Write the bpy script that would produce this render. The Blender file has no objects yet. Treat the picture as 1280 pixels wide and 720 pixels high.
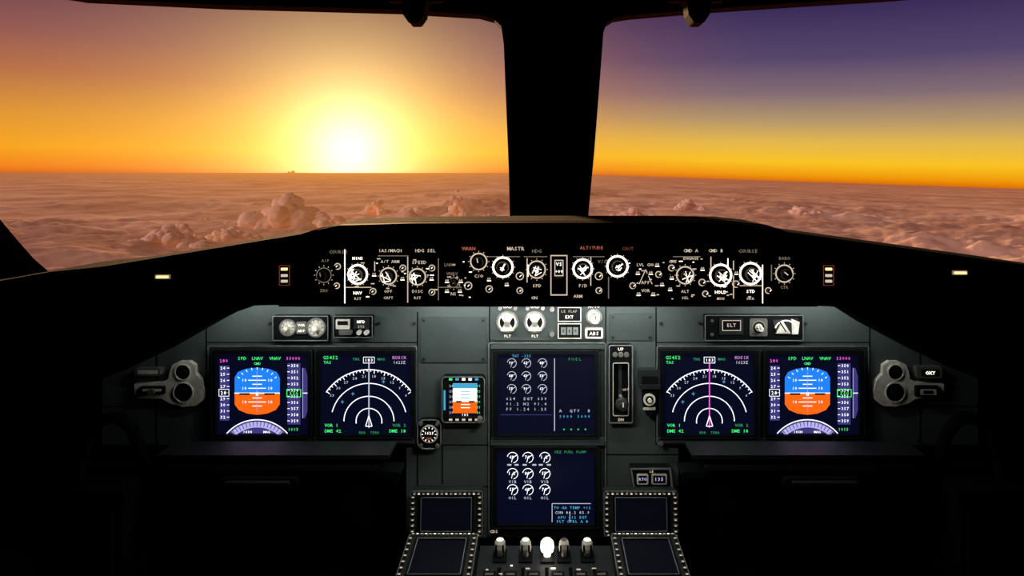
import bpy, math, random
from mathutils import Vector, noise, Matrix
from mathutils.geometry import tessellate_polygon
random.seed(4)
scn = bpy.context.scene
try:
    scn.view_settings.view_transform = 'Standard'
    scn.view_settings.look = 'None'
except Exception: pass

H = 1.45        # eye height above cockpit floor
F = 800.0       # focal length (drawing units)
CX, VY = 676.0, 218.0   # drawing origin = aircraft centre line at eye level
COL = scn.collection

# ------------------------------------------------------------------ materials
def s2l(c): return tuple(((x/255)/12.92 if x/255 <= .04045 else ((x/255+.055)/1.055)**2.4) for x in c)
MATS = {}
def surf(name, rgb, rough=.6, metal=0, nscale=60, var=.25, bump=.1):
    if name in MATS: return MATS[name]
    m = bpy.data.materials.new(name); m.use_nodes = True
    nt = m.node_tree; b = nt.nodes['Principled BSDF']
    tc = nt.nodes.new('ShaderNodeTexCoord')
    n = nt.nodes.new('ShaderNodeTexNoise'); n.inputs['Scale'].default_value = nscale; n.inputs['Detail'].default_value = 5
    nt.links.new(tc.outputs['Object'], n.inputs['Vector'])
    r = nt.nodes.new('ShaderNodeValToRGB')
    c = s2l(rgb)
    r.color_ramp.elements[0].position = .3; r.color_ramp.elements[1].position = .7
    r.color_ramp.elements[0].color = (*[x*(1-var) for x in c], 1)
    r.color_ramp.elements[1].color = (*[x*(1+var) for x in c], 1)
    nt.links.new(n.outputs['Fac'], r.inputs['Fac']); nt.links.new(r.outputs['Color'], b.inputs['Base Color'])
    b.inputs['Roughness'].default_value = rough; b.inputs['Metallic'].default_value = metal
    if sum(rgb) < 60: b.inputs['Specular IOR Level'].default_value = .03 if 'glareshield' in name or 'frame' in name else .12
    if bump:
        bp = nt.nodes.new('ShaderNodeBump'); bp.inputs['Strength'].default_value = bump; bp.inputs['Distance'].default_value = .002
        n2 = nt.nodes.new('ShaderNodeTexNoise'); n2.inputs['Scale'].default_value = nscale*12
        nt.links.new(tc.outputs['Object'], n2.inputs['Vector'])
        nt.links.new(n2.outputs['Fac'], bp.inputs['Height']); nt.links.new(bp.outputs['Normal'], b.inputs['Normal'])
    MATS[name] = m; return m
def em(name, rgb, s=1.0):
    if name in MATS: return MATS[name]
    m = bpy.data.materials.new(name); m.use_nodes = True
    b = m.node_tree.nodes['Principled BSDF']
    b.inputs['Base Color'].default_value = (.004, .004, .004, 1); b.inputs['Roughness'].default_value = .35
    b.inputs['Specular IOR Level'].default_value = .12
    b.inputs['Emission Color'].default_value = (*s2l(rgb), 1); b.inputs['Emission Strength'].default_value = s
    MATS[name] = m; return m

BLACK = surf('black_trim', (8, 8, 9), .85, nscale=30)
DEEP = surf('deep_black_trim', (4, 4, 4), .95, nscale=30)
SHELF = surf('shelf_plastic', (30, 31, 34), .55)
PANEL = surf('panel_grey_paint', (74, 83, 81), .55, nscale=9, var=.16, bump=.25)
PANEL2 = surf('panel_grey_plate', (64, 73, 72), .5, nscale=12, var=.16, bump=.2)
SEAM = surf('panel_seam', (11, 13, 13), .8)
BEZ = surf('bezel_plastic', (38, 43, 43), .45)
BEZD = surf('bezel_dark', (18, 20, 21), .45)
EDGE = surf('edge_light', (128, 136, 132), .4)
WHITEP = surf('ivory_plastic', (205, 200, 186), .45)
WHITEK = surf('ivory_knob', (238, 232, 218), .4)
CHROME = surf('brushed_metal', (215, 212, 205), .3, metal=.8)
KNOB = surf('knob_rubber', (24, 23, 22), .5)
KNOBG = surf('knob_grey', (105, 102, 96), .45)
SCRN = em('screen_navy', (5, 7, 30), 1)
SCRK = em('screen_black', (5, 6, 15), 1)
WARM = em('backlit_warm', (255, 242, 224), 2.2)
WARMD = em('backlit_warm_dim', (220, 200, 176), .95)
WARMF = em('backlit_warm_faint', (160, 144, 124), .55)
WHT = em('display_white', (240, 240, 252), 1.6)
WHD = em('display_white_dim', (190, 195, 212), 1.0)
LAV = em('display_lavender', (180, 172, 235), 1.1)
LAVD = em('display_lavender_dim', (64, 58, 124), 1.0)
BLUE = em('display_sky_blue', (26, 114, 248), 1.4)
ORNG = em('display_ground_orange', (226, 92, 14), 1.35)
GRN = em('display_green', (60, 225, 110), 1.3)
GRND = em('display_green_dim', (45, 150, 90), 1.0)
MAG = em('display_magenta', (225, 90, 210), 1.2)
MAGL = em('display_magenta_line', (205, 140, 215), 1.0)
CYN = em('display_cyan', (70, 170, 215), 1.0)
RED = em('legend_red', (205, 110, 84), .75)
REDD = em('legend_red_dim', (150, 72, 54), .6)
AMB = em('lamp_amber', (255, 210, 140), 1.6)
PALE = em('standby_sky', (225, 235, 230), 1.5)

# ------------------------------------------------------------------ glyphs
GL = {}
def glyph(ch):
    if ch in GL: return GL[ch]
    cu = bpy.data.curves.new('g', 'FONT'); cu.body = ch; cu.resolution_u = 1; cu.size = 1; cu.align_x = 'CENTER'; cu.offset = .012
    ob = bpy.data.objects.new('g', cu); COL.objects.link(ob)
    bpy.context.view_layer.update()
    me = bpy.data.meshes.new_from_object(ob.evaluated_get(bpy.context.evaluated_depsgraph_get()))
    g = ([(v.co.x, v.co.y) for v in me.vertices], [tuple(p.vertices) for p in me.polygons])
    bpy.data.objects.remove(ob); bpy.data.curves.remove(cu); bpy.data.meshes.remove(me)
    GL[ch] = g; return g

# ------------------------------------------------------------------ mesh builder
class MB:
    """drawing units on a flat plane at distance d; o = metres the part stands proud of it"""
    def __init__(s, name, d=1.25, mm=False):
        s.name, s.d, s.mm = name, d, mm; s.v = []; s.f = []; s.fm = []; s.ms = []
    def P(s, u, v, o):
        if s.mm: return (u*.001, -o, -v*.001)
        return ((u-CX)*s.d/F, s.d-o, H-(v-VY)*s.d/F)
    def mi(s, m):
        if m not in s.ms: s.ms.append(m)
        return s.ms.index(m)
    def add(s, vs, fs, m):
        b = len(s.v); s.v += [tuple(p) for p in vs]; i = s.mi(m)
        for f in fs: s.f.append(tuple(b+k for k in f)); s.fm.append(i)
    def plate(s, outer, o0, o1, m, holes=(), side=None):
        loops = [list(outer)]+[list(h) for h in holes]
        tri = tessellate_polygon([[Vector((p[0], -p[1], 0)) for p in l] for l in loops])
        flat = [p for l in loops for p in l]
        s.add([s.P(u, v, o1) for u, v in flat], [t for t in tri], m)
        if o0 != o1:
            for l in loops:
                n = len(l)
                s.add([s.P(u, v, o0) for u, v in l]+[s.P(u, v, o1) for u, v in l],
                      [(i, (i+1) % n, n+(i+1) % n, n+i) for i in range(n)], side or m)
    def rr(s, u0, v0, u1, v1, r, n=4):
        if r <= 0: return [(u0, v0), (u1, v0), (u1, v1), (u0, v1)]
        out = []
        for cx, cy, a in ((u1-r, v0+r, -90), (u1-r, v1-r, 0), (u0+r, v1-r, 90), (u0+r, v0+r, 180)):
            for k in range(n+1):
                t = math.radians(a+90*k/n); out.append((cx+r*math.cos(t), cy+r*math.sin(t)))
        return out
    def rect(s, u0, v0, u1, v1, o0, o1, m, r=0): s.plate(s.rr(u0, v0, u1, v1, r), o0, o1, m)
    def frame(s, u0, v0, u1, v1, t, o0, o1, m, r=0):
        s.plate(s.rr(u0, v0, u1, v1, r), o0, o1, m, [s.rr(u0+t, v0+t, u1-t, v1-t, max(r-t, 0))])
    def disc(s, u, v, r, o0, o1, m, n=28, r1=None):
        r1 = r if r1 is None else r1
        a = [2*math.pi*i/n for i in range(n)]
        s.add([s.P(u+r*math.cos(t), v+r*math.sin(t), o0) for t in a]+[s.P(u+r1*math.cos(t), v+r1*math.sin(t), o1) for t in a],
              [(i, (i+1) % n, n+(i+1) % n, n+i) for i in range(n)]+[tuple(range(n, 2*n))], m)
    def arc(s, u, v, r, w, a0, a1, o, m, n=40, o0=None):
        a = [math.radians(a0+(a1-a0)*i/n) for i in range(n+1)]
        q = lambda R, t, oo: s.P(u+R*math.cos(t), v-R*math.sin(t), oo)
        vs = [q(r-w/2, t, o) for t in a]+[q(r+w/2, t, o) for t in a]; N = n+1
        fs = [(i, i+1, N+i+1, N+i) for i in range(n)]
        if o0 is not None:
            vs += [q(r-w/2, t, o0) for t in a]+[q(r+w/2, t, o0) for t in a]
            fs += [(i, i+1, 2*N+i+1, 2*N+i) for i in range(n)]+[(N+i, N+i+1, 3*N+i+1, 3*N+i) for i in range(n)]
        s.add(vs, fs, m)
    def line(s, u0, v0, u1, v1, w, o, m):
        du, dv = u1-u0, v1-v0; L = math.hypot(du, dv) or 1; a, b = -dv/L*w/2, du/L*w/2
        s.add([s.P(u0+a, v0+b, o), s.P(u1+a, v1+b, o), s.P(u1-a, v1-b, o), s.P(u0-a, v0-b, o)], [(0, 1, 2, 3)], m)
    def text(s, t, u, v, size, o, m, k=.66):
        w = size*k; u -= w*(len(t)-1)/2
        for ch in t:
            if ch != ' ':
                vs, fs = glyph(ch); s.add([s.P(u+x*size, v-(y-.35)*size, o) for x, y in vs], fs, m)
            u += w
    def knob(s, u, v, r, o0, h, m, cap=None, ang=90, n=32):
        def ringv(R, o, fl): return [s.P(u+R*(1-(fl if i % 2 else 0))*math.cos(2*math.pi*i/n), v+R*(1-(fl if i % 2 else 0))*math.sin(2*math.pi*i/n), o) for i in range(n)]
        rows = [ringv(r*1.08, o0, 0), ringv(r*1.08, o0+h*.15, 0), ringv(r*.9, o0+h*.2, .08), ringv(r*.82, o0+h*.88, .08), ringv(r*.7, o0+h, 0)]
        vs = [p for q in rows for p in q]; fs = []
        for j in range(len(rows)-1): fs += [(j*n+i, j*n+(i+1) % n, (j+1)*n+(i+1) % n, (j+1)*n+i) for i in range(n)]
        fs.append(tuple(range((len(rows)-1)*n, len(rows)*n)))
        s.add(vs, fs, m)
        if cap:
            t = math.radians(ang)
            s.line(u, v, u+r*.75*math.cos(t), v-r*.75*math.sin(t), r*.18, o0+h*1.02, cap)
    def box3(s, x0, y0, z0, x1, y1, z1, m):
        vs = [(x, y, z) for x in (x0, x1) for y in (y0, y1) for z in (z0, z1)]
        s.add(vs, [(0, 1, 3, 2), (4, 6, 7, 5), (0, 4, 5, 1), (2, 3, 7, 6), (0, 2, 6, 4), (1, 5, 7, 3)], m)
    def done(s, bevel=0, loc=None, rot=None):
        me = bpy.data.meshes.new(s.name); me.from_pydata(s.v, [], s.f)
        for m in s.ms: me.materials.append(m)
        me.polygons.foreach_set('material_index', s.fm); me.update()
        ob = bpy.data.objects.new(s.name, me); COL.objects.link(ob)
        if loc is None and s.v:   # put the origin in the middle of the object
            c = sum((Vector(p) for p in s.v), Vector())/len(s.v)
            me.transform(Matrix.Translation(-c)); ob.location = c
        elif loc is not None: ob.location = loc
        if rot: ob.rotation_euler = rot
        if bevel:
            b = ob.modifiers.new('bevel', 'BEVEL'); b.width = bevel; b.segments = 2; b.limit_method = 'ANGLE'; b.angle_limit = .9
        return ob

# ------------------------------------------------------------------ shell
XW = 1.56
m = MB('floor'); m.box3(-XW, -1.3, -.05, XW, 1.70, 0, DEEP); m.done()
m = MB('ceiling'); m.box3(-XW, -1.3, H+.50, XW, 1.70, H+.56, DEEP); m.done()
m = MB('wall_left'); m.box3(-XW-.06, -1.3, 0, -XW, 1.70, H+.5, DEEP); m.done()
m = MB('wall_right'); m.box3(XW, -1.3, 0, XW+.06, 1.70, H+.5, DEEP); m.done()
m = MB('wall_back'); m.box3(-XW, -1.36, 0, XW, -1.3, H+.5, DEEP); m.done()
# windscreen wall with two shaped openings
D = 1.7
winL = [(-30, -14), (60, -4), (110, 4), (280, 12), (500, 18), (600, 24), (618, 29), (628, 38), (631, 60), (633, 110), (637, 210), (639, 290), (639, 352), (78, 352), (58, 337), (42, 323), (20, 298), (-30, 238)]
winR = [(733, 352), (733, 275), (741, 190), (748, 100), (752, 46), (756, 34), (766, 28), (785, 25), (880, 17), (1000, 9), (1100, 3), (1200, -5), (1375, -18), (1375, 352)]
m = MB('wall_front', D)
m.plate([(-60, -48), (1412, -48), (1412, 700), (-60, 700)], 0, .05, DEEP, [winL, winR]); m.done()
def pane(nm, poly):
    g = bpy.data.materials.get('windscreen_glass')
    if not g:
        g = bpy.data.materials.new('windscreen_glass'); g.use_nodes = True; nt = g.node_tree; nt.nodes.clear()
        o = nt.nodes.new('ShaderNodeOutputMaterial'); mx = nt.nodes.new('ShaderNodeMixShader'); t = nt.nodes.new('ShaderNodeBsdfTransparent')
        gl = nt.nodes.new('ShaderNodeBsdfGlossy'); gl.inputs['Roughness'].default_value = .02; mx.inputs[0].default_value = .012
        t.inputs[0].default_value = (.99, .99, .99, 1)
        nt.links.new(t.outputs[0], mx.inputs[1]); nt.links.new(gl.outputs[0], mx.inputs[2]); nt.links.new(mx.outputs[0], o.inputs[0])
    q = MB(nm, D); q.plate(poly, .02, .02, g); q.done()
pane('window_1', winL); pane('window_2', winR)
FRL = surf('post_flange_paint', (30, 29, 28), .6)
m = MB('windscreen_center_post', 1.62)
m.plate([(657, -60), (727, -60), (724, 60), (720, 265), (664, 265), (660, 60)], -.02, .05, BLACK)
m.plate([(637, -60), (654, -60), (660, 265), (645, 265)], -.02, .02, FRL)
m.plate([(730, -60), (750, -60), (734, 265), (724, 265)], -.02, .02, FRL)
m.rect(652, 124, 724, 141, .05, .06, FRL, 4)
m.rect(656, -30, 732, 6, .05, .10, FRL, 6)
for v in (20, 70, 120, 170, 220):
    m.disc(647+v*.025, v, 2, .02, .024, BEZ); m.disc(741-v*.03, v, 2, .02, .024, BEZ)
m.disc(664, 133, 3, .06, .064, BEZ); m.disc(712, 133, 3, .06, .064, BEZ)
m.done(.003)
for u in (520, 870):
    m = MB('sun_visor_latch', 1.5)
    m.rect(u-17, -44, u+17, 8, -.02, .03, BLACK, 6)
    m.plate([(u-15, 5), (u+15, 5), (u+13, 22), (u+6, 32), (u-6, 32), (u-13, 22)], -.015, .03, BLACK)
    m.rect(u-34, -6, u+34, 3, -.01, .01, BLACK, 3)
    m.done(.004)

# ------------------------------------------------------------------ glareshield
GD = 1.05
top = [(-230, 388), (-60, 362), (62, 340), (130, 333), (375, 293), (400, 285), (430, 280), (520, 277), (690, 276), (845, 276), (920, 277), (958, 281), (985, 290), (1280, 331), (1420, 352), (1580, 380)]
bot = [(1580, 560), (1352, 520), (1190, 461), (1120, 424), (1085, 402), (1050, 384), (1003, 381), (349, 381), (318, 382), (278, 396), (232, 420), (160, 461), (0, 522), (-230, 560)]
m = MB('glareshield', GD)
GLS = surf('glareshield_vinyl', (5, 5, 5), .95, nscale=25, bump=.3)
m.plate(top+bot, -.13, 0, GLS)
bk = [m.P(u, v, -.13) for u, v in top]; rr_ = [(p[0]*1.22, 1.60, p[2]-.11) for p in bk]
n = len(top)
m.add(bk+rr_, [(i, i+1, n+i+1, n+i) for i in range(n-1)], GLS)
lip_o = [(380, 296), (402, 286), (430, 280), (520, 277.5), (690, 276.5), (845, 276.5), (920, 278), (955, 283), (978, 294)]
lip_i = [(u, v+ (7 if 400 < u < 960 else 3)) for u, v in lip_o]
LIP = surf('glareshield_piping', (12, 12, 12), .8)
m.plate(lip_o+lip_i[::-1], 0, .03, LIP)
m.rect(352, 378, 1018, 381.5, 0, .012, LIP)
for u, v in ((206, 345.5), (1198, 340.5)):
    m.rect(u-14, v-6, u+14, v+6, 0, .004, BLACK, 3); m.rect(u-8, v-1.6, u+7, v+1.4, .004, .007, AMB, 1)
    m.rect(u-10, v-2.8, u+9, v+2.6, .004, .005, WARMF, 1)
m.done(.003)

m = MB('autopilot_mode_control_panel', GD-.002)
FACE = surf('mode_panel_face', (10, 10, 11), .5, nscale=40)
m.rect(395, 300, 992, 376, 0, .008, FACE, 4)
o = .0085
def ringknob(u, v, r, mt, bright=True):
    m.knob(u, v, r*.74, .008, .016, KNOB, mt, random.choice((60, 100, 140, 45)))
    m.arc(u, v, r, 2.6 if mt is WARM else 1.8 if bright else 1.1, 0, 360, o, mt)
    for k in range(12):
        a = math.radians(k*30); m.line(u+(r+1.8)*math.cos(a), v-(r+1.8)*math.sin(a), u+(r+3.2)*math.cos(a), v-(r+3.2)*math.sin(a), .8, o, WARMD)
for u, v, r, mt in ((407, 343, 9, WARMF), (449, 342, 11.5, WARM), (487, 344, 10, WARMD), (523, 345, 10, WARMD), (568, 352, 6, WARMF),
                    (599, 326, 10, WARMD), (629, 333, 12, WARM), (671, 336, 10.5, WARMD), (728, 335, 11.5, WARM), (771, 332, 12.5, WARM),
                    (855, 343, 10.5, WARMD), (899, 343, 13, WARM), (936, 341, 13, WARM), (978, 341, 10.5, WARMD)):
    ringknob(u, v, r, mt, mt is not WARMF)
for u, v, r in ((449, 342, 6), (899, 343, 8), (936, 341, 8), (629, 333, 3), (671, 336, 6), (728, 335, 7), (487, 344, 7), (523, 345, 7), (855, 343, 7), (899, 343, 5), (936, 341, 4), (449, 342, 9), (771, 332, 4), (728, 335, 3), (523, 345, 3), (671, 336, 2.5)):
    for k in range(4):
        a = random.uniform(0, 6.28); b = a+random.uniform(1.5, 3.5)
        m.line(u+r*math.cos(a), v+r*math.sin(a), u+r*math.cos(b), v+r*math.sin(b), .9, .0248, WARM)
# small rotary selectors between the main knobs
for u, v, r in ((424, 332, 3.6), (468, 363, 3.6), (505, 334, 3.6), (541, 334, 3.6), (541, 364, 3.6), (586, 356, 4.5), (612, 360, 4), (650, 344, 4.5), (650, 362, 3.6), (748, 344, 4.5), (748, 362, 3.6),
                (790, 356, 3.6), (822, 342, 3.6), (876, 352, 4), (918, 354, 4), (958, 362, 3.6), (838, 334, 3.6), (880, 366, 3.4), (423, 356, 3.4)):
    m.disc(u, v, r*.7, .008, .016, KNOB, 16); m.arc(u, v, r, 1.2, 0, 360, o, WARMD, 20); m.line(u, v, u+r*.5, v-r*.5, .9, .0165, WARM)
m.frame(688, 318, 709, 368, 1.2, .008, .010, WARMD)
m.frame(693, 324, 704, 344, 1, .008, .0105, WARMD)
for i in range(8): m.rect(694, 346+i*2.6, 703, 347.4+i*2.6, .008, .013, KNOBG)
m.text('VS', 698.5, 329, 6, .011, WARM); m.text('+00', 698.5, 338, 5, .011, WARM)
for u, a, b, mt in ((433, 311, 378, WARM), (511, 320, 377, WARMD), (549, 322, 374, WARMF), (433, 318, 334, WARM), (659, 322, 352, WARMD),
                 (738, 320, 356, WARMD), (760, 345, 372, WARMF), (887, 320, 340, WARMD), (915, 325, 372, WARMD), (951, 330, 378, WARM), (962, 330, 350, WARMF),
                 (470, 326, 338, WARMD), (908, 322, 334, WARM), (660, 330, 345, WARM)):
    m.line(u, a, u, b, 1.2, o, mt)
for a, b, v, mt in ((474, 512, 319, WARMF), (548, 578, 358, WARMF), (610, 650, 320, WARMF), (840, 874, 320, WARMF), (655, 684, 320, WARMF), (716, 755, 320, WARMF), (433, 466, 358, WARMD), (920, 951, 356, WARMD)):
    m.line(a, v, b, v, 1.0, o, mt)
for t, u, v, sz, mt in (('COURSE', 425, 314, 5.8, WARMF), ('A/P', 409, 325, 5, WARMF), ('IAS/MACH', 489, 312.5, 5.5, WARMD), ('HDG SEL', 533, 312.5, 5.5, WARMD), ('A/T ARM', 489, 326, 5, WARMD),
    ('SPEED', 525, 327, 5.5, WARMD), ('LNAV', 563, 330, 5.5, WARMF), ('VNAV', 566, 341, 5.5, WARMF), ('N1', 568, 366, 5.5, WARMD), ('WARN', 587, 310, 6, RED), ('MASTR', 645, 310, 6.5, WARMD),
    ('HDG', 671, 313, 6, WARMF), ('ALTITUDE', 739, 309, 5.5, RED), ('CAUT', 784, 310, 5.5, REDD), ('LVL CHG', 806, 330, 5, WARMD), ('APP', 806, 352, 5.5, WARMD), ('VOR', 806, 362, 5.5, WARMD), ('V/S', 752, 326, 5.5, WARMF),
    ('CMD A', 862, 312.5, 5.5, WARMD), ('CMD B', 893, 312.5, 5.5, WARMD), ('CWS', 840, 326, 5, WARMD), ('ENGAGE', 862, 322, 5, WARMD), ('COURSE', 933, 313, 6, WARMF), ('BARO', 978, 322, 5.5, WARMF),
    ('MINS', 449, 322, 5, WARM), ('NAV', 449, 365, 5.5, WARM), ('RST', 449, 372, 4.5, WARMD), ('OFF', 487, 363, 5, WARMD), ('DISC', 523, 363, 5, WARMD), ('ALT', 855, 363, 5, WARMD), ('HOLD', 899, 364, 5.5, WARM), ('STD', 936, 363, 5.5, WARM),
    ('MIN', 899, 372, 4.5, WARMD), ('CAPT', 487, 371, 4.5, WARMD), ('RST', 523, 371, 4.5, WARMD), ('SEL', 855, 371, 4.5, WARMD),
    ('HPA', 936, 372, 4.5, WARMD), ('C/O', 599, 344, 5.5, WARMD), ('SPD', 671, 356, 5.5, WARMD), ('F/D', 728, 356, 5.5, WARMD), ('ON', 668, 371, 5.5, WARMD), ('ARM', 722, 369, 5.5, WARMD), ('ZRO', 407, 362, 5, WARMF), ('CTR', 978, 358, 5, WARMF)):
    m.text(t, u, v, sz, o, mt)
for u, v in ((505, 347), (541, 347), (560, 350), (577, 350), (576, 362), (820, 330), (796, 340), (812, 340), (826, 354), (838, 346), (876, 335), (918, 340), (470, 342), (634, 354), (560, 362), (797, 366), (815, 366), (836, 360), (612, 348)):
    m.rect(u-4, v-3.5, u+4, v+3.5, .008, .011, BEZD, 1); m.line(u-2.6, v+1.6, u+2.6, v+1.6, 1, .0115, WARM); m.text('AB', u, v-1, 3.8, .0115, WARMD)
m.line(806, 336, 798, 354, 1, o, WARMD); m.line(806, 336, 814, 354, 1, o, WARMD)
for i in range(70):
    u = random.choice((random.uniform(440, 600), random.uniform(785, 950))); v = random.uniform(322, 373)
    w_ = random.uniform(.8, 2.4); m.rect(u-w_, v-.6, u+w_, v+.6, .008, o, random.choice((WARMD, WARMD, WARM)))
m.done()
for u in (357.5, 1033.5):
    m = MB('warning_light_switch', GD-.001)
    m.rect(u-8, 328, u+8, 358, 0, .006, FACE, 1.5); m.frame(u-6.5, 331, u+6.5, 356, .5, .006, .007, REDD)
    for v in (336, 344, 351): m.rect(u-4, v-2, u+4, v+1.2, .006, .008, AMB if v == 336 else WARMD, .6)
    m.done()

# ------------------------------------------------------------------ main instrument panel
m = MB('instrument_panel', 1.25)
m.plate([(128, 366), (1222, 366), (1222, 556), (848, 556), (848, 672), (508, 672), (508, 556), (128, 556)], -.03, 0, PANEL)
for u, a, b in ((258, 395, 556), (522, 390, 672), (612, 378, 436), (757, 378, 436), (820, 384, 556), (1087, 398, 556), (553, 556, 605), (196, 440, 556), (1150, 440, 556)):
    m.line(u, a, u, b, 1.6, .0006, SEAM)
for a, b, v in ((258, 522, 428), (820, 1087, 428), (522, 612, 556), (757, 850, 568), (522, 612, 608), (757, 850, 608), (128, 258, 508), (1087, 1222, 508)):
    m.line(a, v, b, v, 1.3, .0006, SEAM)
m.plate(m.rr(526, 396, 608, 452, 2), 0, .003, PANEL2)
m.plate(m.rr(762, 392, 816, 425, 2), 0, .003, PANEL2)
for u in (530, 604, 766, 812, 264, 338, 474, 518, 826, 874, 1006, 1082, 200, 1146, 252, 1093):
    for v in ((400, 448) if u in (530, 604) else (396, 421) if u in (766, 812) else (404, 550)):
        if 404 == v and u in (200, 1146): continue
        m.disc(u, v, 1.8, 0, .005, BEZ, 12); m.line(u-1.2, v, u+1.2, v, .5, .0053, SEAM)
for a, b in ((262, 522), (820, 1084)):
    m.plate(m.rr(a, 431, b, 553, 3), 0, .006, BEZ, [])
    m.frame(a, 431, b, 553, 1.0, .006, .0075, EDGE, 3)
    m.rect(a+2, 545, b-2, 551, .006, .012, PANEL2, 1)
m.plate(m.rr(611, 428, 757, 668, 3), 0, .006, BEZ)
m.frame(611, 427, 757, 668, 1.0, .006, .0075, EDGE, 3)
m.rect(614, 545, 755, 553, .006, .014, PANEL2, 1)
m.rect(614, 429, 755, 434, .006, .012, PANEL2, 1)
m.rect(614, 655, 755, 666, .006, .012, BEZD, 1)
m.text('CDS', 618, 660, 5, .0122, WARMD)
m.done(.0012)

def du(name, u0, v0, u1, v1, scr=SCRN):
    q = MB(name, 1.25)
    q.plate(q.rr(u0-6, v0-5, u1+6, v1+4, 3), .006, .016, BEZD, [q.rr(u0, v0, u1, v1, 2)])
    q.rect(u0-1, v0-1, u1+1, v1+1, .008, .010, scr)
    q.frame(u0-6, v0-5, u1+6, v1+4, .8, .016, .0166, BEZ, 3)
    return q
O1, O2, O3, O4 = .0105, .0109, .0113, .0117
def pfd(u0):
    q = du('primary_flight_display', u0, 440, u0+113, 540)
    c = u0+49.5; h = 489
    sk = [(c-28, h), (c-28, 470), (c-24, 463), (c-14, 459), (c, 457.5), (c+14, 459), (c+24, 463), (c+28, 470), (c+28, h)]
    gd = [(c-28, h), (c-28, 503), (c-23, 510), (c-12, 514.5), (c, 516), (c+12, 514.5), (c+23, 510), (c+28, 503), (c+28, h)]
    q.plate(sk, O1, O1, BLUE); q.plate(gd, O1, O1, ORNG)
    q.line(c-28, h, c+28, h, 1.2, O2, WHT)
    for i, dv in enumerate((-21, -16, -11, -6, 6, 11, 16)):
        w = 11 if i % 2 else 6; q.line(c-w, h+dv, c+w, h+dv, 1, O2, WHT)
        if i % 2: q.text('10', c-w-5, h+dv, 5, O2, WHT); q.text('10', c+w+5, h+dv, 5, O2, WHT)
    for k in range(-4, 5):
        a = math.radians(90+k*14); q.line(c+26*math.cos(a), 484-24*math.sin(a), c+29*math.cos(a), 484-27*math.sin(a), .8, O2, WHT)
    q.line(c-22, h+1, c-9, h+1, 2.2, O3, SCRK); q.line(c+9, h+1, c+22, h+1, 2.2, O3, SCRK); q.rect(c-1.5, h-1, c+1.5, h+3, O3, O3, WHT)
    q.line(c, 462, c, 512, .7, O3, MAGL)
    q.rect(u0+3, 455, u0+15, 523, O1, O1, LAVD)
    for k in range(9):
        q.line(u0+12, 458+k*7.6, u0+15, 458+k*7.6, .8, O2, WHT)
        if k != 4: q.text('%d' % (24+k), u0+7, 458+k*7.6, 5.2, O2, WHT)
    q.rect(u0+2, 484, u0+15, 493, O2, O2, SCRK); q.frame(u0+2, 484, u0+15, 493, .6, O3, O3, WHT); q.text('28', u0+8, 488.5, 6, O4, WHT)
    q.text('280', u0+8, 449, 5.5, O1, MAG)
    q.rect(u0+87, 452, u0+103, 528, O1, O1, LAVD)
    for k in range(10):
        q.line(u0+87, 455+k*7.6, u0+90, 455+k*7.6, .8, O2, WHT); q.text('%d' % (350+k), u0+96, 455+k*7.6, 5, O2, WHT)
    q.rect(u0+86, 484, u0+104, 494, O2, O2, SCRK); q.frame(u0+86, 484, u0+104, 494, 1, O3, O3, GRN); q.text('330', u0+95, 489, 6, O4, GRN)
    q.plate([(u0+106, 458), (u0+109, 458), (u0+112, 468), (u0+112, 510), (u0+109, 520), (u0+106, 520)], O1, O1, LAVD)
    q.line(u0+112, 489, u0+106, 489, 1, O2, WHT); q.line(u0+106, 458, u0+106, 520, .7, O2, LAV)
    q.text('33000', u0+94, 446, 5.5, O1, MAG); q.text('1013', u0+94, 534, 5, O1, GRN)
    q.text('SPD', c-19, 446, 5.5, O1, GRN); q.text('LNAV', c, 446, 5.5, O1, GRN); q.text('VNAV', c+22, 446, 5.5, O1, GRN); q.text('CMD', c, 452.5, 4.5, O1, GRN)
    cc, rad = 572, 50
    a0 = math.degrees(math.asin((cc-539)/rad))
    pts = [(c+rad*math.cos(math.radians(t)), cc-rad*math.sin(math.radians(t))) for t in [a0+(180-2*a0)*i/24 for i in range(25)]]
    q.plate(pts, O1, O1, LAVD); q.arc(c, cc, rad, 1.2, a0, 180-a0, O2, WHT)
    q.arc(c, cc, rad-6, 7, a0+7, 173-a0, O2, LAV)
    for k in range(17):
        a = math.radians(a0+3+(174-2*a0)*k/16); q.line(c+(rad-1)*math.cos(a), cc-(rad-1)*math.sin(a), c+(rad-8)*math.cos(a), cc-(rad-8)*math.sin(a), .8, O3, SCRN)
    q.text('183H', c-12, 537, 4.2, O3, WHT); q.text('MAG', c+12, 537, 4.2, O3, WHT)
    q.done()
pfd(275); pfd(957)
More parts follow.
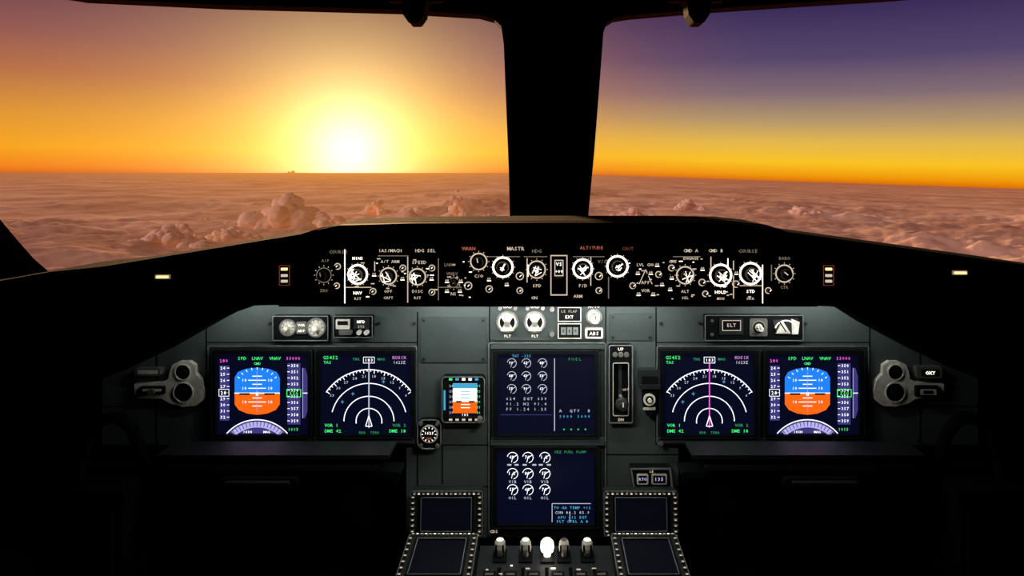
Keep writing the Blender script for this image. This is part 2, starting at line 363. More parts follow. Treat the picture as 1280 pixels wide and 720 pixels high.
def nd(u0, c, lm):
    q = du('navigation_display', u0, 440, u0+112, 540)
    cy = 524
    q.arc(c, cy, 64, 1.2, 34, 146, O1, WHT)
    for k in range(28):
        a = math.radians(35+110*k/27); L = 4.5 if k % 3 == 0 else 2.5
        q.line(c+64*math.cos(a), cy-64*math.sin(a), c+(64-L)*math.cos(a), cy-(64-L)*math.sin(a), .9, O1, WHT)
        if k % 3 == 0: q.text(str((k//3*3+6) % 36), c+56*math.cos(a), cy-56*math.sin(a), 4.5, O1, WHD)
    for r, a0, a1 in ((47, 14, 166), (31, 0, 180), (16, -10, 190)): q.arc(c, cy, r, 1.1, a0, a1, O1, WHT)
    q.line(c, 449, c, 532, 1.5, O2, lm)
    q.rect(c-7, 444, c+7, 452, O2, O2, SCRK); q.frame(c-7, 444, c+7, 452, .6, O3, O3, WHT); q.text('183', c, 448, 5.5, O3, WHT)
    q.line(c, 517, c-4, 530, 1, O3, WHT); q.line(c, 517, c+4, 530, 1, O3, WHT); q.line(c-4, 530, c+4, 530, 1, O3, WHT)
    q.text('GS452', u0+12, 445, 6, O1, GRN, .62); q.text('TAS', u0+8, 451, 5, O1, GRN); q.text('TRK', c-16, 447, 4.5, O1, GRND); q.text('MAG', c+15, 447, 4.5, O1, GRND)
    q.text('KOSIX', u0+97, 445, 5.5, O1, MAGL, .62); q.text('1623Z', u0+97, 451, 5, O1, WHD, .62)
    q.text('VOR 1', u0+13, 529, 5.5, O1, GRN, .62); q.text('DME 42', u0+15, 536, 5.5, O1, GRN, .62); q.text('VOR 2', u0+97, 529, 5.5, O1, GRND, .62); q.text('DME 18', u0+95, 536, 5.5, O1, GRN, .62)
    q.text('RDR  TERR', c, 538, 4, O1, GRND, .7)
    for du_, dv in ((-20, 490), (18, 475), (26, 507), (-33, 500)):
        q.line(c+du_-2, dv, c+du_+2, dv, .8, O1, CYN); q.line(c+du_, dv-2, c+du_, dv+2, .8, O1, CYN)
    q.done()
nd(403.5, 463, WHD); nd(828, 885, MAG)
def dial(q, u, v, r, t, mt=WHD):
    q.arc(u, v, r, .8, -80, 170, O1, mt, 18); q.line(u, v, u+r*.9, v-r*.5, .9, O1, mt); q.line(u, v, u-r*.2, v+r*.9, .7, O1, mt)
    q.text(t, u-1, v-r*.1, r*.85, O2, WHT, .55)
q = du('engine_indication_display', 622, 440, 742, 540, SCRN)
for j, v in enumerate((452, 468, 484)):
    for i, u in enumerate((640, 658, 678)): dial(q, u, v, 5.6, ('91', '62', '88', '43', '55')[(i+j*2) % 5])
q.text('TAT -33C', 652, 443, 4.5, O1, CYN)
for v, t in ((496, '624  EGT 630'), (502.5, '91.2 N2 91.4'), (509, 'FF 1.24 1.25')): q.text(t, 658, v, 4.8, O1, WHD, .9)
q.line(693, 446, 693, 536, 1.0, O1, WHD)
q.line(626, 516, 690, 516, .8, O1, LAVD)
for v, t, mt in ((447, 'FUEL', GRND), (511, 'A  QTY  B', WHD), (518, '3000 3000', CYN), (534, '+ + + +', GRN)): q.text(t, 718, v, 4.8, O1, mt, .92)
q.done()
q = du('engine_indication_display', 622, 559, 742, 651, SCRN)
for j, v in enumerate((569, 589, 609)):
    for i, u in enumerate((641, 660, 681)): dial(q, u, v, 6.5, ('48', '74', '1.2', '80', '55')[(i+j*2) % 5], WHT)
for i, u in enumerate((637, 646, 656, 668, 676, 686)): q.rect(u-2.5, 577, u+2.5, 579, O1, O1, WHD)
for u in (641, 660, 681): q.text('VIB', u, 599, 5, O1, WHD); q.text('OIL', u, 619, 5, O1, WHD)
q.text('CRZ FUEL FLOW', 712, 562, 4.5, O1, GRND)
q.line(690, 626, 738, 626, .8, O1, WHD); q.line(690, 626, 690, 649, .9, O1, WHD); q.line(712, 636, 712, 649, .8, O1, WHD)
for v, t in ((631, 'TO GA TEMP +12'), (637, 'CON 84.2 83.9'), (643, 'APU 412 EGT'), (648, 'FLT CTRL A B')): q.text(t, 715, v, 4.6, O2, CYN if v != 637 else WHD, .72)
q.done()

q = MB('standby_attitude_display', 1.25)
q.plate(q.rr(554, 467, 607, 524, 5), 0, .018, BEZD, [q.rr(562, 474, 601, 517, 2)]); q.frame(554, 467, 607, 524, 1.0, .018, .019, EDGE, 5)
q.rect(561, 473, 602, 518, .008, .010, SCRN)
q.rect(567, 477, 597, 499, O1, O1, PALE); q.rect(567, 477, 597, 483, O2, O2, CYN); q.rect(567, 499, 597, 514, O1, O1, ORNG)
q.line(567, 499, 597, 499, 1.4, O3, WHT)
for v in (487, 491, 495, 503, 507): q.line(577, v, 588, v, .8, O3, CYN if v < 499 else WARM)
q.line(571, 499.5, 578, 499.5, 2, O4, SCRK); q.line(587, 499.5, 594, 499.5, 2, O4, SCRK)
for k in range(6): q.text(str(24+k), 565, 480+k*6.6, 4, O3, WHD); q.text(str(31+k), 599, 480+k*6.6, 4, O3, GRN)
q.text('183', 582, 516, 4.5, O3, WHT)
for k, mt in enumerate((GRN, CYN, WARM, WHT, CYN)): q.rect(563+k*8, 469, 567+k*8, 471.5, .018, .020, mt)
for k in range(5): q.rect(563+k*8, 519, 567+k*8, 521, .018, .020, WARMD)
q.rect(556.5, 484, 558.5, 508, .018, .020, CYN)
q.knob(601, 519, 3.5, .018, .012, KNOBG)
q.done()
q = MB('cockpit_clock', 1.25)
q.plate(q.rr(523, 521, 553, 558, 9, 6), 0, .012, BEZD); q.frame(523, 521, 553, 558, 1.2, .012, .014, EDGE, 9)
q.disc(538, 539, 11, .012, .015, WHITEP); q.disc(538, 539, 9.4, .015, .0155, BEZD)
for k in range(12):
    a = math.radians(k*30); q.line(538+7.3*math.cos(a), 539-7.3*math.sin(a), 538+9.2*math.cos(a), 539-9.2*math.sin(a), .8, .016, WARM)
q.rect(532, 534.5, 544, 540, .0155, .016, SCRK); q.text('1623', 538, 537.2, 4.5, .0163, WARM); q.text('CHR', 538, 544, 4, .0163, RED)
for u, v in ((528, 526), (548, 526), (528, 553), (548, 553)): q.disc(u, v, 2.0, .012, .018, KNOBG, 14)
q.done()
q = MB('landing_gear_lever', 1.25)
q.plate(q.rr(760, 429, 790, 526, 3), 0, .012, BEZD, [q.rr(766, 452, 784, 516, 2)]); q.frame(760, 429, 790, 526, 1.2, .012, .014, EDGE, 3)
q.rect(765, 450, 785, 518, -.02, .001, DEEP); q.frame(765, 451, 785, 517, .9, .012, .0135, WHITEP, 2)
q.rect(773, 455, 777, 512, .001, .004, BEZ)
q.knob(775, 498, 7.5, .03, .018, BEZ, WARMD, 90); q.rect(773.2, 492, 776.8, 505, .004, .032, CHROME)
for u in (768, 782): q.disc(u, 441, 3.2, .012, .015, KNOBG)
q.text('UP', 775, 434, 5.5, .0143, WARM); q.text('DN', 775, 521, 5, .0143, WARMD); q.disc(775, 441, 3.2, .012, .015, KNOBG)
q.text('OFF', 781, 484, 4, .0143, WARMD)
q.done(.0008)
q = MB('flap_indicator_lever', 1.25)
q.plate(q.rr(797, 459, 823, 482, 3), 0, .02, BEZ); q.rect(800, 466, 820, 478, .02, .022, BEZD, 2); q.rect(797, 476, 823, 481, .02, .026, SHELF, 1)
q.plate([(801, 481), (819, 481), (817, 508), (812, 516), (807, 516), (803, 508)], 0, .018, BEZD); q.disc(809.5, 495, 7.5, .018, .022, WHITEK); q.disc(809.5, 495, 5, .022, .0225, BEZD); q.disc(809.5, 495, 2.6, .0225, .028, WHITEK)
q.rect(802, 505, 817, 508, .018, .02, WHITEP); q.line(822.5, 516, 825, 551, 2, .012, EDGE); q.disc(825, 551, 3, .006, .014, KNOBG)
q.done(.0006)
q = MB('brake_pressure_selector', 1.25)
q.plate([(786, 579), (836, 579), (839, 607), (790, 607)], 0, .02, BEZD); q.plate([(786, 579), (836, 579), (839, 607), (790, 607)], .02, .021, EDGE, [[(788, 581), (834, 581), (836.5, 605), (792, 605)]])
q.rect(794, 586, 808, 599, .02, .022, WHITEK, 2); q.rect(796, 588, 806, 597, .022, .0225, BEZD); q.rect(812, 586, 831, 599, .02, .022, WHITEP, 2); q.rect(814, 588, 829, 597, .022, .0225, BEZD)
q.text('RTO', 801, 592, 5, .023, LAV); q.text('135', 821, 592, 6, .023, LAV); q.text('LE', 812, 583, 4, .0213, WARMD)
q.done(.0005)

q = MB('master_caution_panel', 1.25)
q.plate(q.rr(344, 393, 413, 424, 2), 0, .012, BEZD); q.frame(344, 393, 413, 424, .9, .012, .0135, EDGE, 2)
q.plate(q.rr(419, 393, 468, 420, 2), 0, .012, BEZD); q.frame(419, 393, 468, 420, .9, .012, .0135, EDGE, 2)
for u, r in ((363, 9.5), (398, 11)):
    q.arc(u, 407.5, r, 2, 0, 360, .014, CHROME, o0=.012); q.disc(u, 407.5, r-1, .012, .0125, WHITEP)
    for k in range(10):
        a = math.radians(k*36); q.line(u+(r-4)*math.cos(a), 407.5+(r-4)*math.sin(a), u+(r-1.6)*math.cos(a), 407.5+(r-1.6)*math.sin(a), .8, .0128, SEAM)
    q.knob(u, 407.5, r*.38, .0125, .012, WHITEK, WARM, 120)
q.rect(374, 400, 387, 415, .012, .016, KNOBG, 2); q.text('VOR', 380.5, 404, 4.5, .0163, WARM); q.text('ADF', 380.5, 411, 4.5, .0163, WARM)
q.rect(423, 397, 440, 409, .012, .016, WHITEK, 1); q.rect(425, 399, 438, 404, .016, .0163, BEZD); q.rect(427, 410, 443, 416, .012, .018, CHROME, 2)
q.rect(445, 396, 464, 409, .012, .015, BEZ, 1); q.text('MFD', 454, 400, 5, .0153, WARM); q.text('SYS', 454, 406, 4.5, .0153, WARMD); q.disc(452, 413, 3, .012, .02, WHITEK, 16)
q.disc(461, 413, 3, .012, .02, WHITEK, 16)
q.done()
q = MB('display_selector_panel', 1.25)
q.plate(q.rr(879, 392, 1001, 424, 2), 0, .012, BEZD); q.frame(879, 392, 1001, 424, .9, .012, .0135, EDGE, 2)
q.rect(897, 396, 926, 416, .012, .015, BEZ, 1); q.rect(900, 398, 923, 411, .015, .0155, SCRK); q.frame(900, 398, 923, 411, .8, .0155, .016, WARMD); q.text('ELT', 911, 404, 6, .0165, WARMD)
q.rect(934, 396, 956, 418, .012, .015, KNOBG, 2); q.disc(945, 407, 9, .015, .0158, CHROME); q.disc(945, 407, 7, .0158, .016, BEZD); q.knob(945, 407, 4.5, .016, .014, WHITEK, SEAM, 130)
q.plate([(962, 398), (994, 396), (988, 416), (968, 416)], .012, .015, BEZ)
q.plate([(974, 398), (984, 414), (966, 414)], .015, .018, WHITEK); q.plate([(985, 396), (995, 400), (993, 415), (986, 415)], .015, .018, WHITEK)
q.arc(978, 412, 14, 1.5, 20, 160, .0185, WARM); q.line(978, 412, 970, 399, 1.4, .019, SEAM)
q.disc(888, 399, 2, .012, .014, KNOBG); q.disc(888, 416, 2, .012, .014, KNOBG)
q.done()
q = MB('engine_start_selector_panel', 1.25)
q.plate(q.rr(613, 370, 756, 424, 2), 0, .006, PANEL2)
for u in (634.5, 668.5):
    q.disc(u, 401, 13.5, .006, .012, CHROME); q.disc(u, 401, 11.5, .012, .0125, BEZD); q.arc(u, 401, 10.4, 1.6, 0, 360, .013, WARM)
    for sx in (1, -1): q.plate([(u-8, 401-9*sx), (u+8, 401-9*sx), (u+2, 401), (u-2, 401)], .0125, .024, WHITEK)
    q.disc(u, 401, 3.5, .012, .03, CHROME, 18); q.text('GRD', u, 382, 6.5, .0066, WARM); q.disc(u-9, 384, 2.4, .006, .014, CHROME, 12); q.disc(u+10, 384, 2.4, .006, .014, CHROME, 12); q.text('FLT', u, 419, 4.5, .0066, WARM)
q.rect(697, 382, 726, 400, .006, .014, BEZD, 1); q.frame(697, 382, 726, 400, 1, .014, .015, WHITEK); q.text('LE FLAP', 711, 387, 4.4, .0155, WARMD); q.text('EXT', 711, 394, 5.5, .0155, WARM)
q.rect(697, 402, 726, 421, .006, .014, BEZD, 1); q.frame(697, 402, 726, 421, 1, .014, .015, WHITEK)
for u in (704, 711.5, 719): q.rect(u-3, 407, u+3, 416, .014, .016, EDGE); q.text('E', u, 411, 5, .0165, SEAM)
q.disc(742, 395, 10, .006, .012, CHROME); q.knob(742, 395, 7, .012, .022, WHITEK, SEAM, 80)
q.rect(731, 408, 753, 421, .006, .014, WHITEK, 2); q.rect(733.5, 410.5, 750.5, 418.5, .014, .0145, BEZD); q.text('ABS', 742, 414.5, 6, .015, WARM)
q.text('AUTO', 742, 382, 5.5, .0066, WARM); q.disc(690, 385, 3, .006, .014, CHROME, 12); q.disc(690, 416, 3, .006, .014, CHROME, 12)
q.done()
def outboard(f, flip):
    q = MB('outboard_air_vent_panel', 1.25)
    R = lambda a, b, c, d, *k: q.rect(min(f(a), f(c)), b, max(f(a), f(c)), d, *k)
    pl = [(216, 462), (219, 454), (228, 450), (240, 450), (247, 455), (248, 466), (256, 474), (259, 486), (257, 498), (248, 505), (232, 506), (216, 502), (206, 496), (176, 496), (172, 490), (172, 478), (206, 476), (214, 472)]
    q.plate([(f(a), b) for a, b in pl], 0, .010, WHITEK)
    for u, v, r in ((232.5, 463, 9.5), (233, 488, 12)):
        q.disc(f(u), v, r, .010, .0103, DEEP); q.arc(f(u), v, r, 1.2, 0, 360, .0125, WHITEK, o0=.010); q.knob(f(u), v, r*.5, .0103, .004, BEZD)
    if not flip:
        R(174, 458, 206, 467, 0, .014, KNOBG, 2); R(178, 460, 202, 464.5, .014, .015, WHITEK, 1); R(180, 480, 211, 490, .010, .014, BEZD, 2); R(184, 483, 207, 486, .014, .015, WHITEK, 1)
        q.disc(f(196), 486, 4, .014, .02, KNOBG)
    else:
        R(176, 456, 207, 470, 0, .014, KNOBG, 2); R(181, 459, 202, 467, .014, .015, BEZD, 1); q.text('OXY', f(191), 463, 6, .016, WARM); R(180, 479, 209, 493, .010, .016, BEZD, 2); R(184, 483, 204, 490, .016, .0165, WHITEK, 1); R(188, 484.5, 200, 488.5, .0165, .017, BEZD)
    q.done()
outboard(lambda u: u, False); outboard(lambda u: 1348-u, True)

# ------------------------------------------------------------------ shelves under the displays
def shelf(f):
    q = MB('fold_out_work_shelf', 1.17)
    R = lambda a, b, c, d, *k: q.rect(min(f(a), f(c)), b, max(f(a), f(c)), d, *k)
    R(196, 566, 486, 571, -.05, .01, SHELF, 2); R(210, 571, 478, 580, -.05, .0, BEZD, 3); R(205, 580, 470, 585, -.03, .01, SHELF, 2)
    R(280, 592, 374, 606, -.04, .02, BEZD, 4); R(286, 594, 366, 598, .02, .03, SHELF, 2)
    R(410, 590, 498, 597, -.04, .0, BEZD, 3); R(415, 597, 492, 612, -.04, -.02, DEEP, 2)
    for u in (230, 300, 345, 420, 452): q.disc(f(u), 575, 2.5, 0, .004, BEZ, 12)
    q.done(.002)
shelf(lambda u: u+2); shelf(lambda u: 1350-u)
m = MB('footwell_bulkhead'); m.box3(-1.5, 1.32, 0, 1.5, 1.36, H-.30, DEEP); m.done()
def console(sx):
    q = MB('side_console')
    prof = [(-1.53, .0), (-.80, .0), (-.80, .62), (-.86, .80), (-1.0, .86), (-1.53, .98)]
    ys = (.25, 1.09); n = len(prof); vs = [(sx*x, y, z) for y in ys for x, z in prof]
    q.add(vs, [(i, (i+1) % n, n+(i+1) % n, n+i) for i in range(n)]+[tuple(range(n)), tuple(range(n, 2*n))], DEEP); q.done(.012)
    cu = bpy.data.curves.new('oxygen_mask_hose', 'CURVE'); cu.dimensions = '3D'; cu.bevel_depth = .011; cu.bevel_resolution = 4
    sp_ = cu.splines.new('NURBS'); P_ = [(-.745, 1.2, .89), (-.735, 1.17, .99), (-.78, 1.16, 1.03), (-.83, 1.16, .98), (-.83, 1.15, .89)]
    sp_.points.add(len(P_)-1)
    for p, c in zip(sp_.points, P_): p.co = (sx*c[0], c[1], c[2], 1)
    sp_.use_endpoint_u = True; cu.materials.append(BLACK)
    ob = bpy.data.objects.new('oxygen_mask_hose', cu); COL.objects.link(ob)
    q = MB('oxygen_mask_stowage_box'); a, b = sorted((sx*.73, sx*.90)); q.box3(a, 1.12, .87, b, 1.23, .90, BLACK); q.box3(a+.01, 1.13, .60, b-.01, 1.22, .87, BLACK); q.box3(a+.02, 1.12, .72, b-.02, 1.13, .86, BLACK); q.done(.008)
console(-1); console(1)

# ------------------------------------------------------------------ pedestal and control display units
PZ = H-.66
m = MB('center_pedestal')
m.box3(-.245, .45, 0, .25, 1.145, PZ-.012, BEZD)
m.box3(-.108, .45, PZ-.012, .124, 1.145, PZ-.004, BEZ)
m.box3(-.24, 1.145, 0, .245, 1.20, PZ-.05, DEEP)
for x in (-.07, -.03, .01, .05, .09):
    m.box3(x-.003, .9, PZ-.004, x+.003, 1.08, PZ-.003, DEEP)
for i in range(34):
    x = random.uniform(-.1, .115); y = random.uniform(.94, 1.085); m.box3(x, y, PZ-.004, x+random.uniform(.003, .009), y+.002, PZ-.0025, WARM if i % 3 == 0 else WARMD)
for x in (-.085, -.05, -.012, .028, .066, .1):
    m.box3(x-.011, 1.045, PZ-.004, x+.011, 1.062, PZ+.002, BEZD); m.box3(x-.007, 1.05, PZ+.002, x+.007, 1.056, PZ+.003, KNOBG)
m.done(.0012)
def cdu(loc, rot, w, h, big=1):
    q = MB('control_display_unit', mm=True)
    q.plate(q.rr(-w/2, -h/2, w/2, h/2, 5), -.012, .010, BEZ)
    q.frame(-w/2, -h/2, w/2, h/2, 1.2, .010, .0115, EDGE, 5)
    sw, sh = w*.34, h*.36
    q.plate(q.rr(-sw-5, -sh-3, sw+5, sh+3, 3), .010, .014, BEZD, [q.rr(-sw, -sh, sw, sh, 2)])
    q.frame(-sw-1.5, -sh-1.5, sw+1.5, sh+1.5, 1.4, .014, .0147, EDGE, 2)
    q.rect(-sw, -sh, sw, sh, .010, .0112, SCRK)
    for i in range(7):
        v = -sh-1+i*(2*sh+2)/6
        for sx in (-1, 1):
            u = sx*(w/2-5.5); q.rect(u-3.2, v-2.2, u+3.2, v+2.2, .010, .0145, KNOBG, 1); q.rect(u-2, v-.8*big, u+2, v+.8*big, .0145, .0148, WARMD)
    nk = 15
    for i in range(nk):
        u = -w/2+8+i*(w-16)/(nk-1)
        for v in (-h/2+4.2, h/2-4.2):
            q.rect(u-2.6, v-2, u+2.6, v+2, .010, .0145, KNOBG, .8); q.rect(u-1.6, v-.7*big, u+1.6, v+.7*big, .0145, .0148, WARM if i % 2 else WARMD)
    return q.done(loc=loc, rot=rot)
y1 = 1.215
for a, b in ((514, 604), (754, 846)):
    c = (a+b)/2; cdu(((c-CX)*y1/F, y1, H-(639-VY)*y1/F), (-.10, 0, 0), (b-a)*y1/F*1000, 82)
for a, b in ((512, 598), (763, 845)):
    c = (a+b)/2; w = (b-a)*1.143/F*1000
    cdu(((c-CX)*1.143/F, 1.079, PZ+.004), (math.radians(-86), 0, 0), w, 124, 1.4)
def knob3(q, x, y, z, r, h, mt, capm, n=20):
    prof = [(r*.5, 0), (r*.5, h*.3), (r*.9, h*.36), (r, h*.55), (r*.92, h*.85), (r*.6, h), ]
    vs = [(x+R*math.cos(2*math.pi*i/n), y+R*math.sin(2*math.pi*i/n), z+zz) for R, zz in prof for i in range(n)]
    fs = [(j*n+i, j*n+(i+1) % n, (j+1)*n+(i+1) % n, (j+1)*n+i) for j in range(len(prof)-1) for i in range(n)]
    q.add(vs, fs, mt); b = (len(prof)-1)*n; q.add(vs[b:b+n], [tuple(range(n))], capm)
q = MB('lever_knob_row')
for u, mt, cp, r in ((625, WHITEK, WARM, .010), (657, WHITEK, WARM, .010), (684, WARM, WARM, .012), (705, WHITEK, KNOBG, .009), (734, WHITEK, WARM, .010)):  # lit look of the caps and the middle knob is painted as emission
    x = (u-CX)*1.11/F; knob3(q, x, 1.11, PZ-.003, r, .030, mt, cp)
    q.box3(x-.012, 1.092, PZ-.003, x+.012, 1.128, PZ-.001, BEZD)
    if u != 684:
        for k in (-1, 1): q.box3(x+k*.006-.0015, 1.099, PZ+.010, x+k*.006+.0015, 1.101, PZ+.022, SEAM)
q.done()

# ------------------------------------------------------------------ cabin lights (panel floods beneath the glareshield, added pedestal fill)
def area(name, x, y, z, sx, sy, e, aim, col=(.95, 1, .97)):
    l = bpy.data.lights.new(name, 'AREA'); l.shape = 'RECTANGLE'; l.size = sx; l.size_y = sy; l.energy = e; l.color = col
    ob = bpy.data.objects.new(name, l); COL.objects.link(ob); ob.location = (x, y, z)
    ob.rotation_euler = (Vector(aim)-Vector((x, y, z))).to_track_quat('-Z', 'Y').to_euler()
zf = H-.232
for x, e in ((-.50, .29), (-.16, .31), (.03, .20), (.16, .31), (.50, .29)):
    area('panel_flood_light', x, 1.155, zf, .18, .012, e, (x, 1.25, zf-.085))
area('pedestal_fill_light', 0.01, 1.0, H-.24, .12, .03, .60, (0.01, 1.1, PZ), (1, .95, .86))  # unseen lamp added to brighten the pedestal and its knobs

# ------------------------------------------------------------------ sky
SAZ = math.atan((437-CX)/F); SEL = math.atan(30/F*math.cos(SAZ))
sd = Vector((math.sin(SAZ)*math.cos(SEL), math.cos(SAZ)*math.cos(SEL), math.sin(SEL)))
w = bpy.data.worlds.new('sunset_sky'); scn.world = w; w.use_nodes = True
nt = w.node_tree; nt.nodes.clear(); L = nt.links
def N(t): return nt.nodes.new(t)
def M(op, a, b=None, c=None, clamp=False):
    n_ = N('ShaderNodeMath'); n_.operation = op; n_.use_clamp = clamp
    for i, x in enumerate((a, b, c)):
        if x is None: continue
        if isinstance(x, (int, float)): n_.inputs[i].default_value = x
        else: L.new(x, n_.inputs[i])
    return n_.outputs[0]
tc = N('ShaderNodeTexCoord'); nv = N('ShaderNodeVectorMath'); nv.operation = 'NORMALIZE'; L.new(tc.outputs['Generated'], nv.inputs[0])
sp = N('ShaderNodeSeparateXYZ'); L.new(nv.outputs[0], sp.inputs[0])
X_, Y_, Z_ = sp.outputs
hl = M('SQRT', M('MAXIMUM', M('ADD', M('MULTIPLY', X_, X_), M('MULTIPLY', Y_, Y_)), 1e-4))
ax = M('DIVIDE', X_, hl); e = M('ADD', M('DIVIDE', Z_, hl), M('MULTIPLY', M('MAXIMUM', ax, 0), .034))
def ramp(stops):
    r = N('ShaderNodeValToRGB'); cr = r.color_ramp
    while len(cr.elements) < len(stops): cr.elements.new(.5)
    for el, (p, c) in zip(cr.elements, stops): el.position = p; el.color = (*s2l(c), 1)
    L.new(e, r.inputs[0]); return r.outputs[0]
left = ramp([(0, (206, 82, 6)), (.010, (240, 126, 4)), (.035, (244, 162, 12)), (.075, (220, 146, 44)), (.13, (176, 104, 68)), (.18, (138, 80, 80)), (.225, (108, 60, 76)), (.27, (80, 42, 66)), (.5, (36, 24, 50)), (1, (14, 12, 28))])
right = ramp([(0, (212, 90, 6)), (.010, (242, 150, 6)), (.030, (252, 196, 32)), (.06, (228, 184, 78)), (.09, (182, 152, 108)), (.13, (130, 108, 118)), (.18, (86, 70, 108)), (.27, (46, 34, 84)), (.5, (26, 18, 50)), (1, (12, 12, 28))])
mr = N('ShaderNodeMapRange'); mr.interpolation_type = 'SMOOTHSTEP'; L.new(ax, mr.inputs[0]); mr.inputs[1].default_value = -.25; mr.inputs[2].default_value = .36
mx = N('ShaderNodeMix'); mx.data_type = 'RGBA'; L.new(mr.outputs[0], mx.inputs[0]); L.new(left, mx.inputs[6]); L.new(right, mx.inputs[7])
dt = N('ShaderNodeVectorMath'); dt.operation = 'DOT_PRODUCT'; L.new(nv.outputs[0], dt.inputs[0]); dt.inputs[1].default_value = sd
d0 = M('MAXIMUM', dt.outputs['Value'], 0)
def glow(cur, powr, col, k):
    f = M('MULTIPLY', M('POWER', d0, powr), k)
    a = N('ShaderNodeMix'); a.data_type = 'RGBA'; a.blend_type = 'ADD'; a.inputs[0].default_value = 1; a.clamp_result = False
    s_ = N('ShaderNodeVectorMath'); s_.operation = 'SCALE'; s_.inputs[0].default_value = col; L.new(f, s_.inputs['Scale'])
    L.new(cur, a.inputs[6]); L.new(s_.outputs[0], a.inputs[7]); return a.outputs[2]
c = glow(mx.outputs[2], 12, (1, .50, .28), .10)
c = glow(c, 36, (1, .66, .14), .42)
c = glow(c, 110, (.85, .78, .20), .62)
c = glow(c, 300, (.7, .85, .55), .62)
c = glow(c, 800, (.7, .8, 1), .50)
mb = N('ShaderNodeMapRange'); L.new(Y_, mb.inputs[0]); mb.inputs[1].default_value = -.4; mb.inputs[2].default_value = .5; mb.inputs[3].default_value = .12; mb.inputs[4].default_value = 1
bg = N('ShaderNodeBackground'); L.new(c, bg.inputs[0]); L.new(mb.outputs[0], bg.inputs[1])
out = N('ShaderNodeOutputWorld'); L.new(bg.outputs[0], out.inputs[0])
sl = bpy.data.lights.new('sun', 'SUN'); sl.energy = 5.5; sl.angle = math.radians(3); sl.color = (1, .55, .25)
so = bpy.data.objects.new('sun', sl); COL.objects.link(so)
sdl = Vector((sd.x, sd.y, math.sin(math.radians(8)))); so.rotation_euler = sdl.to_track_quat('Z', 'Y').to_euler(); so.location = (0, 3, 4)
# broad rosy fill lamp, added to brighten the cloud sides facing the camera
s2 = bpy.data.lights.new('cloud_fill_light', 'SUN'); s2.energy = 1.5; s2.angle = math.radians(50); s2.color = (1, .62, .52)
s2o = bpy.data.objects.new('cloud_fill_light', s2); COL.objects.link(s2o); s2o.location = (0, -4, 5)
s2o.rotation_euler = Vector((-.75, -.35, .50)).to_track_quat('Z', 'Y').to_euler()

# ------------------------------------------------------------------ cloud deck
def cloudmat(name, c0, c1, bump, fill):
    global nt, L
    cm = bpy.data.materials.new(name); cm.use_nodes = True; nt = cm.node_tree; L = nt.links; b = nt.nodes['Principled BSDF']
    geo = N('ShaderNodeNewGeometry'); ln = N('ShaderNodeVectorMath'); ln.operation = 'LENGTH'; L.new(geo.outputs['Position'], ln.inputs[0])
    nz = N('ShaderNodeTexNoise'); nz.inputs['Scale'].default_value = .008; nz.inputs['Detail'].default_value = 6; L.new(geo.outputs['Position'], nz.inputs['Vector'])
    cr = N('ShaderNodeValToRGB'); cr.color_ramp.elements[0].position = .36; cr.color_ramp.elements[1].position = .64
    cr.color_ramp.elements[0].color = (*c0, 1); cr.color_ramp.elements[1].color = (*c1, 1); L.new(nz.outputs['Fac'], cr.inputs[0]); L.new(cr.outputs[0], b.inputs['Base Color'])
    b.inputs['Roughness'].default_value = 1; b.inputs['Specular IOR Level'].default_value = 0
    # even emission painted in for light scattered inside the cloud
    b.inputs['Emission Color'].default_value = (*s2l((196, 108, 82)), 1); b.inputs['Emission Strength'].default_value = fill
    bp = N('ShaderNodeBump'); bp.inputs['Strength'].default_value = bump; bp.inputs['Distance'].default_value = 3
    n2 = N('ShaderNodeTexNoise'); n2.inputs['Scale'].default_value = .10; n2.inputs['Detail'].default_value = 5; L.new(geo.outputs['Position'], n2.inputs['Vector'])
    L.new(n2.outputs['Fac'], bp.inputs['Height']); L.new(bp.outputs['Normal'], b.inputs['Normal'])
    # aerial haze painted in as emission, stronger with distance and towards the sun
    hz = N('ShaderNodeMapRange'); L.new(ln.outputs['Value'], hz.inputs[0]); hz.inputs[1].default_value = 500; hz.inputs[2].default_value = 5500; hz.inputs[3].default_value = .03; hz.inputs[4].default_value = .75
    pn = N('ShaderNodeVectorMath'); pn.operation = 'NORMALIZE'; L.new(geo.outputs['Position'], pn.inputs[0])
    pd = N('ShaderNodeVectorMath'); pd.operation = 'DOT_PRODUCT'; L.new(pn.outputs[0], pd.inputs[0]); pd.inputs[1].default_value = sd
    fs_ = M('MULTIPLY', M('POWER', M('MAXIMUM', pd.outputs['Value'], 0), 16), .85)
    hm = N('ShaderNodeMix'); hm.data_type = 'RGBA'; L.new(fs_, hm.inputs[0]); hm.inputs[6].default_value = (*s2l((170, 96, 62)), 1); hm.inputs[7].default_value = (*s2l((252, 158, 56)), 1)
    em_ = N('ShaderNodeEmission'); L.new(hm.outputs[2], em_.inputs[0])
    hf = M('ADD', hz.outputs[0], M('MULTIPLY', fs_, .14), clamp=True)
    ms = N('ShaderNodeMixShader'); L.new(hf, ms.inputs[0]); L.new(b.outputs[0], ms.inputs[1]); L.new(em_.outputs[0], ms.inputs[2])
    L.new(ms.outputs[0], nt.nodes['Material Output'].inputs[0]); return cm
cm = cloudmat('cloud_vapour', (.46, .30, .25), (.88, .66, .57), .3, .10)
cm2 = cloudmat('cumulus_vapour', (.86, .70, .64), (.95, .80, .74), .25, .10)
def billow(x, y, z, o_=4):   # rounded puffs separated by creases
    s_ = 0; a = 1
    for k in range(o_):
        s_ += a*(2.4*abs(noise.noise(Vector((x, y, z))))-.5); x *= 2.1; y *= 2.1; z = z*2.1+7; a *= .5
    return s_/1.5
NA, NR, R0, R1 = 640, 340, 260., 6000.
vs = []
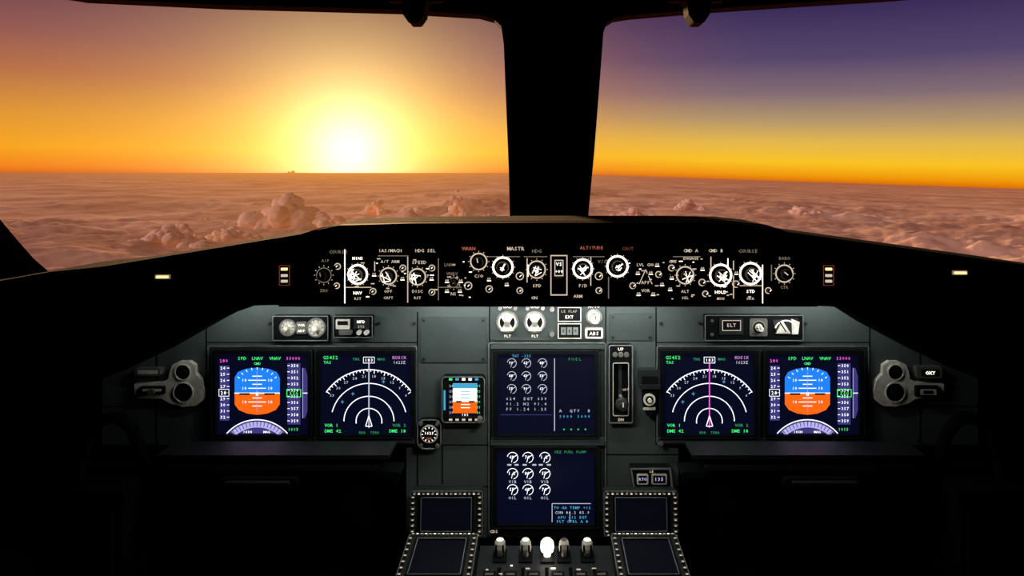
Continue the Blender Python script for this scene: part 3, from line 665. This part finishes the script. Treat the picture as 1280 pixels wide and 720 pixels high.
for j in range(NR+1):
    t = j/NR; r = 1/((1/R0)*(1-t)+(1/R1)*t)
    for i in range(NA+1):
        az = math.radians(-52+104*i/NA); x = r*math.sin(az); y = r*math.cos(az)
        ee = .003-.034*max(math.sin(az), 0)
        z = -62+62*(r/R1)+r*ee+1.45
        fade = 1/(1+(r/1600)**1.6)
        h = 8*noise.noise(Vector((x/260, y/260, 1)))+(6*billow(x/95, y/95, 3, 3)+1.8*billow(x/30, y/30, 9, 3))*(.35+.7*fade)
        mk = max(0, noise.noise(Vector((x/190, y/190, 5)))+.1)
        h += 28*mk*max(0, billow(x/70, y/70, 13)+.3)*fade
        vs.append((x, y, z-4+h*(1-.85*t**6)))
W = NA+1
fs = [(j*W+i, j*W+i+1, (j+1)*W+i+1, (j+1)*W+i) for j in range(NR) for i in range(NA)]
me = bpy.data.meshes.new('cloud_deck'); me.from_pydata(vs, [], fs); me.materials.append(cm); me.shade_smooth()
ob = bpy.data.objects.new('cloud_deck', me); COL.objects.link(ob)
import bmesh
ico = bmesh.new(); bmesh.ops.create_icosphere(ico, subdivisions=4, radius=1)
iv = [v.co.copy() for v in ico.verts]; ifc = [tuple(v.index for v in f.verts) for f in ico.faces]; ico.free()
def cumulus(pu, base, width, height, seed, cnt=40):
    random.seed(seed); dist = 62*F/(base-VY); k = dist/F
    cx, cz = (pu-CX)*k, H-(base-VY)*k
    Wd, Ht = width*k, height*k; V_ = []; F_ = []
    for i in range(cnt):
        # packed heap: wide foot, heights follow a peaked mound
        px = random.gauss(0, .22); px = max(-.5, min(.5, px)); ry = random.uniform(-.25, .25)*Wd
        cap = math.exp(-(px/.2)**2)*.85+.15
        t = cap*random.random()**.6
        rad = min(Wd*.16*(1-t*.45)*random.uniform(.6, 1.1), Ht*.34); c_ = Vector((cx+px*Wd, dist+ry, cz+t*(Ht-rad)))
        b0 = len(V_)
        for p in iv:
            q_ = c_+p*rad
            n_ = billow(q_.x/(Wd*.15), q_.y/(Wd*.15), q_.z/(Wd*.15), 4)
            V_.append(tuple(c_+Vector((p.x, p.y, p.z*.95))*(rad*(.95+.20*n_))))
        F_ += [tuple(b0+a for a in f) for f in ifc]
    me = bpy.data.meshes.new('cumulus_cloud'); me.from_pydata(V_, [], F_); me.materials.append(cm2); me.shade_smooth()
    ob = bpy.data.objects.new('cumulus_cloud', me); COL.objects.link(ob)
for a in ((358, 290, 125, 52, 1, 70), (212, 312, 95, 34, 2, 50), (571, 282, 46, 46, 3, 36), (515, 282, 80, 25, 5), (470, 275, 50, 28, 6), (288, 304, 90, 22, 7), (412, 292, 80, 24, 8), (130, 326, 90, 18, 9), (860, 264, 44, 18, 10, 24), (364, 223, 24, 11, 11, 16), (610, 284, 60, 18, 12), (255, 285, 60, 14, 14, 24), (790, 272, 50, 14, 15, 24), (1000, 268, 50, 11, 16, 24)):
    cumulus(*a)

# ------------------------------------------------------------------ camera (level, with lens shift)
cd = bpy.data.cameras.new('camera'); cd.sensor_width = 36; cd.lens = 36*F/1280
cd.shift_x = -(CX-640)/1280; cd.shift_y = -(360-VY)/1280; cd.clip_start = .02; cd.clip_end = 20000
co = bpy.data.objects.new('camera', cd); COL.objects.link(co); co.location = (0, 0, H); co.rotation_euler = (math.radians(90), 0, 0)
scn.camera = co
